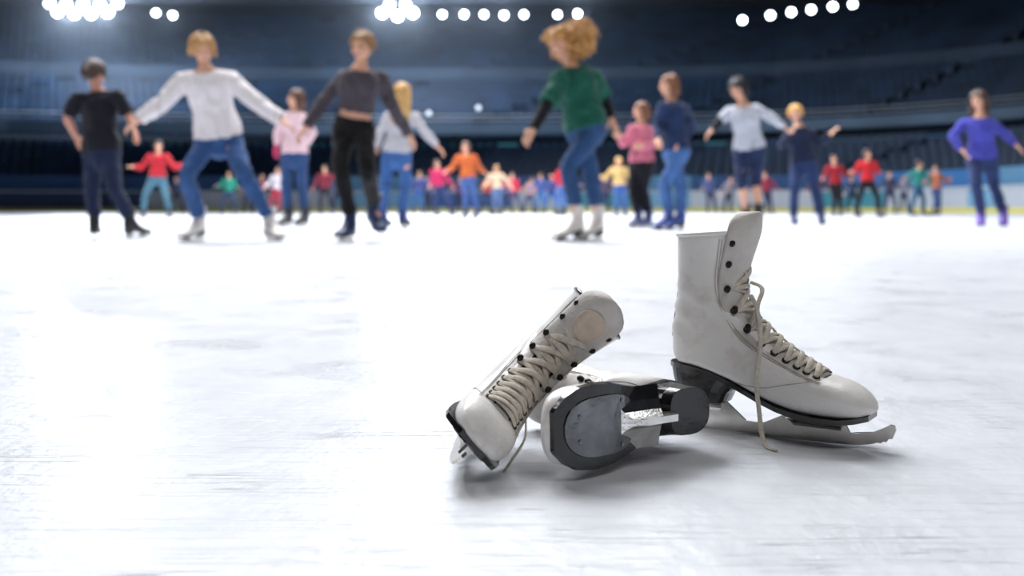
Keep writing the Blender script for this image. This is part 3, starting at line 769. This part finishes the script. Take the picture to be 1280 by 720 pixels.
L(rng(wet, 0, 1, .48, .85), bp.inputs['Strength'])
L(h, bp.inputs['Height']); L(bp.outputs['Normal'], b.inputs['Normal'])
b.inputs['Specular IOR Level'].default_value = .4
fl = link('floor', mesh_from(bm, 'floor', [ice], False), None, label='wet scratched white ice sheet of the rink', category='ice rink floor', kind='structure')

# ------------------------------------------------------------------ arena bowl
PATH = [(19, -8), (20, 10), (20.5, 30), (20, 41), (18, 48), (12, 53), (0, 54.5), (-20, 54), (-36, 49), (-42, 38), (-43, 15), (-43, -8)]
path = []
for i in range((len(PATH)-1)*4+1):
    p = catmull([V((*q, 0)) for q in PATH], i/4); path.append(p)
nrm = []
for i in range(len(path)):
    d = path[min(len(path)-1, i+1)]-path[max(0, i-1)]; d.normalize(); nrm.append(V((d.y, -d.x, 0)))
if nrm[0].x < 0: nrm = [-n for n in nrm]
def offp(o, z): return [p+n*o+V((0, 0, z)) for p, n in zip(path, nrm)]
def sweep(prof, closed=False, mi=None, bm=None):
    own = bm is None
    if own: bm = bmesh.new()
    rows = [[bm.verts.new(q) for q in offp(o, z)] for o, z in prof]
    m = len(rows)
    for i in range(m if closed else m-1):
        a, b_ = rows[i], rows[(i+1) % m]
        for j in range(len(path)-1):
            f = bm.faces.new((a[j], a[j+1], b_[j+1], b_[j]))
            if mi: f.material_index = mi(j)
    return bm
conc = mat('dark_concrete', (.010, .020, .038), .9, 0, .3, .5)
conc2 = mat('blue_grey_parapet', (.14, .22, .32), .7, 0, .2, .4)
seat_m = mat('blue_seat_plastic', (.009, .036, .088), .6, 0, .4, .6)
yellow = mat('yellow_kickplate', (.72, .66, .12), .5, 0, .1)
railm = mat('rail_paint_white', (.55, .6, .66), .4)
pcols = [mat('panel_white', (.5, .55, .62), .4), mat('panel_blue', (.04, .13, .38), .4), mat('panel_teal', (.06, .28, .36), .4), mat('panel_light_blue', (.18, .38, .58), .4), mat('panel_navy', (.02, .05, .14), .4)]
order = [random.choice([0, 0, 1, 2, 3, 4, 1]) for _ in range(60)]
bars = bpy.data.objects.new('rink_barrier', None); COL.objects.link(bars); bars['label'] = 'low rink boards with coloured panels and yellow kick plate'; bars['category'] = 'rink boards'
bm = sweep([(0, .2), (0, 1.06), (.12, 1.06), (.12, .2)], True, lambda j: order[j]); link('board_panels', mesh_from(bm, 'panels', pcols, False), bars)
bm = sweep([(-.02, 0), (-.02, .22), (.12, .22), (.12, 0)], True); link('kick_plate', mesh_from(bm, 'kick', [yellow], False), bars, label='yellow kick plate')
bm = sweep([(-.05, 1.06), (-.05, 1.14), (.17, 1.14), (.17, 1.06)], True); link('cap_rail', mesh_from(bm, 'cap', [railm], False), bars)
prof = [(1.8, 0), (1.8, 1.7)]
lower = []
for r in range(7):
    o = 2.0+r*.85; z = 1.2+r*.38; lower.append((o, z)); prof += [(o, z), (o+.85, z)]
prof += [(8.0, 4.1), (12.4, 4.1)]
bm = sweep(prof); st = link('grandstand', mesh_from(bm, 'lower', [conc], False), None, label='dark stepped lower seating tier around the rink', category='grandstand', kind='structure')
bm = sweep([(1.6, .0), (1.6, 2.0), (1.8, 2.0), (1.8, 0)], True, lambda j: order[j] % 4 if j >= 18 else (4 if j % 3 else 3))
link('stand_front_wall', mesh_from(bm, 'fw', [mat('front_wall_blue', (.04, .12, .30), .6), mat('front_wall_teal', (.05, .18, .27), .6), mat('front_wall_navy', (.02, .05, .14), .6), mat('front_wall_pale', (.14, .34, .55), .6), mat('front_wall_bright_blue', (.05, .22, .55), .6)], False), st)
upper = []; prof = [(12.4, 4.1), (12.4, 4.6), (12.6, 5.0)]
for r in range(20):
    o = 12.9+r*.85; z = 5.0+r*.56; upper.append((o, z)); prof += [(o, z), (o+.85, z)]
prof += [(30, 16.2), (30, 24)]
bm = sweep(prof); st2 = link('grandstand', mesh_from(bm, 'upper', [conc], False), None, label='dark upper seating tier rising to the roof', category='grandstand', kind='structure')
bm = sweep([(12.1, 5.15), (12.1, 5.85), (12.3, 5.85), (12.3, 5.15)], True); link('parapet', mesh_from(bm, 'par', [conc2], False), st2, label='pale blue-grey parapet band')
bm = sweep([(11.9, 4.0), (11.9, 4.5), (12.2, 4.5), (12.2, 4.0)], True, lambda j: j % 2); link('ribbon_board', mesh_from(bm, 'rb', [mat('ribbon_teal', (.05, .22, .28), .5, emit=.3), mat('ribbon_blue', (.04, .12, .26), .5, emit=.3)], False), st2, label='dim teal ribbon board')
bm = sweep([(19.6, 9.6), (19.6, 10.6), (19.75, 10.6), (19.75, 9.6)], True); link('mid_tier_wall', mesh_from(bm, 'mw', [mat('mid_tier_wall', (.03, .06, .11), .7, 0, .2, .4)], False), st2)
bm = bmesh.new()
for z in (6.1, 6.4):
    pts = offp(12.2, z); tube(bm, pts, [.03]*len(pts), seg=6, sub=1)
link('railing', mesh_from(bm, 'rl', [railm]), st2, label='white steel railing')
SP = [(.45, 0), (.45, .42), (.42, .46), (.05, .42), (-.06, .84), (-.10, .84), (-.02, .38), (.35, .36), (.38, 0)]
bm = bmesh.new()
va = [bm.verts.new((-.23, y, z)) for y, z in SP]; vb = [bm.verts.new((.23, y, z)) for y, z in SP]
bm.faces.new(va); bm.faces.new(list(reversed(vb)))
for i in range(len(SP)): bm.faces.new((va[i], vb[i], vb[(i+1) % len(SP)], va[(i+1) % len(SP)]))
bmesh.ops.recalc_face_normals(bm, faces=bm.faces[:]); bmesh.ops.bevel(bm, geom=bm.edges[:], offset=.012, segments=1, affect='EDGES')
M_SEAT = mesh_from(bm, 'seat', [seat_m], False)
slots = []
for tier in (lower, upper):
    for ri, (o, z) in enumerate(tier):
        pts = offp(o+.45, z); acc = 0; k_ = 0
        for j in range(len(pts)-1):
            a_, b_ = pts[j], pts[j+1]; Ls = (b_-a_).length
            while acc < Ls:
                p = a_.lerp(b_, acc/Ls); acc += .58; k_ += 1
                if k_ % 22 in (0, 1) or p.y < 28: continue
                if abs(p.x) > .56*p.y+2: continue
                slots.append((p, nrm[j].lerp(nrm[j+1], .5)))
            acc -= Ls
slots.sort(key=lambda q: q[0].length)
first = None
for p, n in slots[:300]:
    ang = math.atan2(-n.y, -n.x)-math.pi/2
    if first is None:
        o = link('stadium_seat', M_SEAT, None, label='dark blue plastic stadium seat in the stands', category='seat', group='blue seats of the stands'); first = o
    else:
        o = first.copy(); COL.objects.link(o)
    o.location = p+V((0, 0, .0)); o.rotation_euler = (0, 0, ang)
vs = []; fs = []
for p, n in slots[300:]:
    t_ = V((-n.y, n.x, 0)); b0 = len(vs)
    for sx in (-.24, .24):
        for y, z in ((.42, 0), (.42, .45), (.04, .43), (-.08, .86), (-.12, .86), (-.02, .0)): vs.append(tuple(p+t_*sx-n*y+V((0, 0, z))))
    for i in range(6): fs.append((b0+i, b0+(i+1) % 6, b0+6+(i+1) % 6, b0+6+i))
    fs.append(tuple(b0+i for i in range(6))); fs.append(tuple(b0+6+i for i in range(6)))
me = bpy.data.meshes.new('seats'); me.from_pydata(vs, [], fs); me.materials.append(seat_m)
link('stadium_seats', me, None, label='rows of dark blue stadium seats filling the tiers', category='seats', kind='stuff')
roofm = mat('dark_roof', (.008, .011, .018), .9, 0, .4, .3)
bm = bmesh.new(); box(bm, (-78, -25, 19.5), (56, 95, 20)); link('ceiling', mesh_from(bm, 'ceil', [roofm], False), None, label='dark arena roof', category='ceiling', kind='structure')
bm = bmesh.new(); box(bm, (-78, -25.5, 0), (56, -25, 20)); link('wall_front', mesh_from(bm, 'wf', [roofm], False), None, label='dark end wall of the arena', category='wall', kind='structure')

truss_m = mat('dark_steel_truss', (.03, .04, .06), .6, .3)
def truss(x0, x1, y, z, lab='dark steel roof truss carrying floodlights'):
    bm = bmesh.new(); h = 1.4; w = .7
    n = int(abs(x1-x0)/2); P_ = lambda i, a, c: V((x0+(x1-x0)*i/n, y+a*w, z+c*h))
    for a_, c_ in ((-1, 0), (1, 0), (0, 1)):
        tube(bm, [P_(0, a_, c_), P_(n, a_, c_)], [.09, .09], seg=6, sub=1)
    for i in range(n):
        for a_ in (-1, 1):
            tube(bm, [P_(i, a_, 0), P_(i+.5, 0, 1)], [.045]*2, seg=5, sub=1); tube(bm, [P_(i+.5, 0, 1), P_(i+1, a_, 0)], [.045]*2, seg=5, sub=1)
    for i in range(0, n+1, 6): tube(bm, [P_(i, 0, 1), V((P_(i, 0, 1).x, y, 19.5))], [.05]*2, seg=6, sub=1)
    return link('roof_truss', mesh_from(bm, 'truss', [truss_m]), None, label=lab, category='roof truss')
truss(-42, 12, 66, 14.1); truss(-38, 34, 74, 15.6); truss(14, 36, 56, 12.6)
lens_m = mat('floodlight_lens', (.86, .93, 1.0), .3, emit=14)
house_m = mat('floodlight_housing', (.05, .05, .06), .5, .5)
bm = bmesh.new()
tube(bm, [(0, 0, .30), (0, 0, .12), (0, 0, -.02), (0, 0, -.12)], [.14, .20, .24, .26], seg=20, caps='flat', sub=2)
tube(bm, [(0, 0, .30), (0, 0, .52)], [.05, .05], seg=8)
tube(bm, [(-.27, 0, 0), (-.27, 0, .40), (0, 0, .5), (.27, 0, .40), (.27, 0, 0)], [.025]*5, seg=6)
M_FH = mesh_from(bm, 'fh', [house_m])
bm = bmesh.new(); ellipsoid(bm, (0, 0, -.11), (.22, .22, .08), seg=20); M_FL = mesh_from(bm, 'fl', [lens_m])
def flood(px, py, d, sc=1.0):
    s = F/d; loc = V(((px-640)/s, d, CAMH+(259-py)/s))
    o = link('floodlight', M_FH, None, loc, label='bright white floodlight hanging from the roof truss', category='floodlight', group='floodlights on the roof trusses')
    dirv = V((loc.x*.2, 12, 0))-loc; o.rotation_euler = (-dirv).to_track_quat('Z', 'Y').to_euler(); o.scale = (sc,)*3
    link('lens', M_FL, o, label='glowing white lens')
    return loc
def glow_lamp(loc, power, rad=.2):
    l = bpy.data.lights.new('floodlight_halo_light', 'POINT'); l.energy = power; l.color = (.84, .91, 1); l.shadow_soft_size = rad  # point light added before the lens, makes the haze glow around the floodlight
    o = bpy.data.objects.new('floodlight_halo_light', l); COL.objects.link(o); o.location = loc+V((0, -.9, -.25))
for px, py in ((478, 16), (497, 20), (516, 16), (553, 18), (580, 18), (605, 18), (630, 19), (655, 18), (697, 18), (722, 17), (195, 16), (216, 19), (72, 15), (93, 17), (114, 17), (135, 15)): 
    big = 1.35 if (px in (478, 497, 516) or px < 150) else .9
    lc = flood(px, py, 66, big)
    if px in (580, 630): glow_lamp(lc, 650)
    if px in (216, 722): glow_lamp(lc, 400)
    if px in (478, 516): glow_lamp(lc, 2000)
    if px in (93, 135): glow_lamp(lc, 2700)
for px, py in ((487, 6), (507, 6), (62, 4), (83, 6), (104, 5), (125, 6), (147, 4)): flood(px, py, 70, 1.4)
for px, py in ((928, 25), (963, 19), (989, 15), (1014, 12), (1041, 8), (1066, 5)):
    lc = flood(px, py, 56, .85)
    if px in (928, 989, 1041): glow_lamp(lc, 330)
bm = bmesh.new(); ellipsoid(bm, (0, 0, 0), (.17, .17, .17)); M_G = mesh_from(bm, 'g', [mat('globe_lamp', (.8, .88, 1), .3, emit=.9)])
bm = bmesh.new(); tube(bm, [(0, 0, .12), (0, .4, .4), (0, .9, .4)], [.04]*3, seg=6); M_GA = mesh_from(bm, 'ga', [house_m])
for px, py, d in ((536, 142, 67), (598, 135, 68)):
    s = F/d; o = link('globe_lamp', M_G, None, ((px-640)/s, d, CAMH+(259-py)/s), label='small round white lamp on a bracket', category='lamp', group='round lamps in the stands'); link('bracket', M_GA, o)
# scattering volume added under the roof to give the floodlights their halos
hz = bpy.data.materials.new('floodlight_halo_haze'); hz.use_nodes = True; nt = hz.node_tree
nt.nodes.remove(nt.nodes['Principled BSDF']); vs_ = nt.nodes.new('ShaderNodeVolumeScatter')
vs_.inputs['Color'].default_value = (.70, .82, 1, 1); vs_.inputs['Density'].default_value = .0045; vs_.inputs['Anisotropy'].default_value = .5
nt.links.new(vs_.outputs[0], nt.nodes['Material Output'].inputs['Volume'])
bm = bmesh.new(); box(bm, (-60, 58, 8.0), (48, 70, 19.4)); link('haze', mesh_from(bm, 'haze', [hz], False), None, label='added haze volume giving the floodlights a halo', category='haze', kind='structure')

# ------------------------------------------------------------------ lights
def area(name, loc, target, sx, sy, power, col=(1, 1, 1), spread=180):
    l = bpy.data.lights.new(name, 'AREA'); l.shape = 'RECTANGLE'; l.size = sx; l.size_y = sy; l.energy = power; l.color = col; l.spread = math.radians(spread)
    o = bpy.data.objects.new(name, l); COL.objects.link(o); o.location = loc
    o.rotation_euler = (V(target)-V(loc)).to_track_quat('-Z', 'Y').to_euler(); return o
area('unseen_overhead_light', (-2, 28, 17), (0, 27, 0), 30, 12, 10800, (.95, .97, 1), 134)
area('unseen_overhead_light', (0, 12.5, 15), (0, 12.5, 0), 18, 7, 2500, (.96, .98, 1), 136)
area('unseen_overhead_light', (-4.5, 5.0, 7), (.1, 1.1, 0), 1.3, .9, 165, (1, .98, .96))
area('unseen_overhead_light', (3, -6, 11), (0, 8, .8), 8, 4, 480, (1, .97, .94))  # added front fill from behind the camera, out of view
w = bpy.data.worlds.new('world'); scene.world = w; w.use_nodes = True
w.node_tree.nodes['Background'].inputs['Color'].default_value = (.10, .16, .30, 1); w.node_tree.nodes['Background'].inputs['Strength'].default_value = .3

# ------------------------------------------------------------------ camera
cam = bpy.data.cameras.new('camera'); co = bpy.data.objects.new('camera', cam); COL.objects.link(co)
co.location = (0, 0, CAMH); co.rotation_euler = (math.radians(90), 0, 0)
cam.lens = 35; cam.sensor_width = 36; cam.shift_y = -(360-259)/1280
cam.clip_start = .02; cam.clip_end = 300
cam.dof.use_dof = True; cam.dof.focus_distance = 1.02; cam.dof.aperture_fstop = 4.5
scene.camera = co
print('TIME done', time.time()-T0)
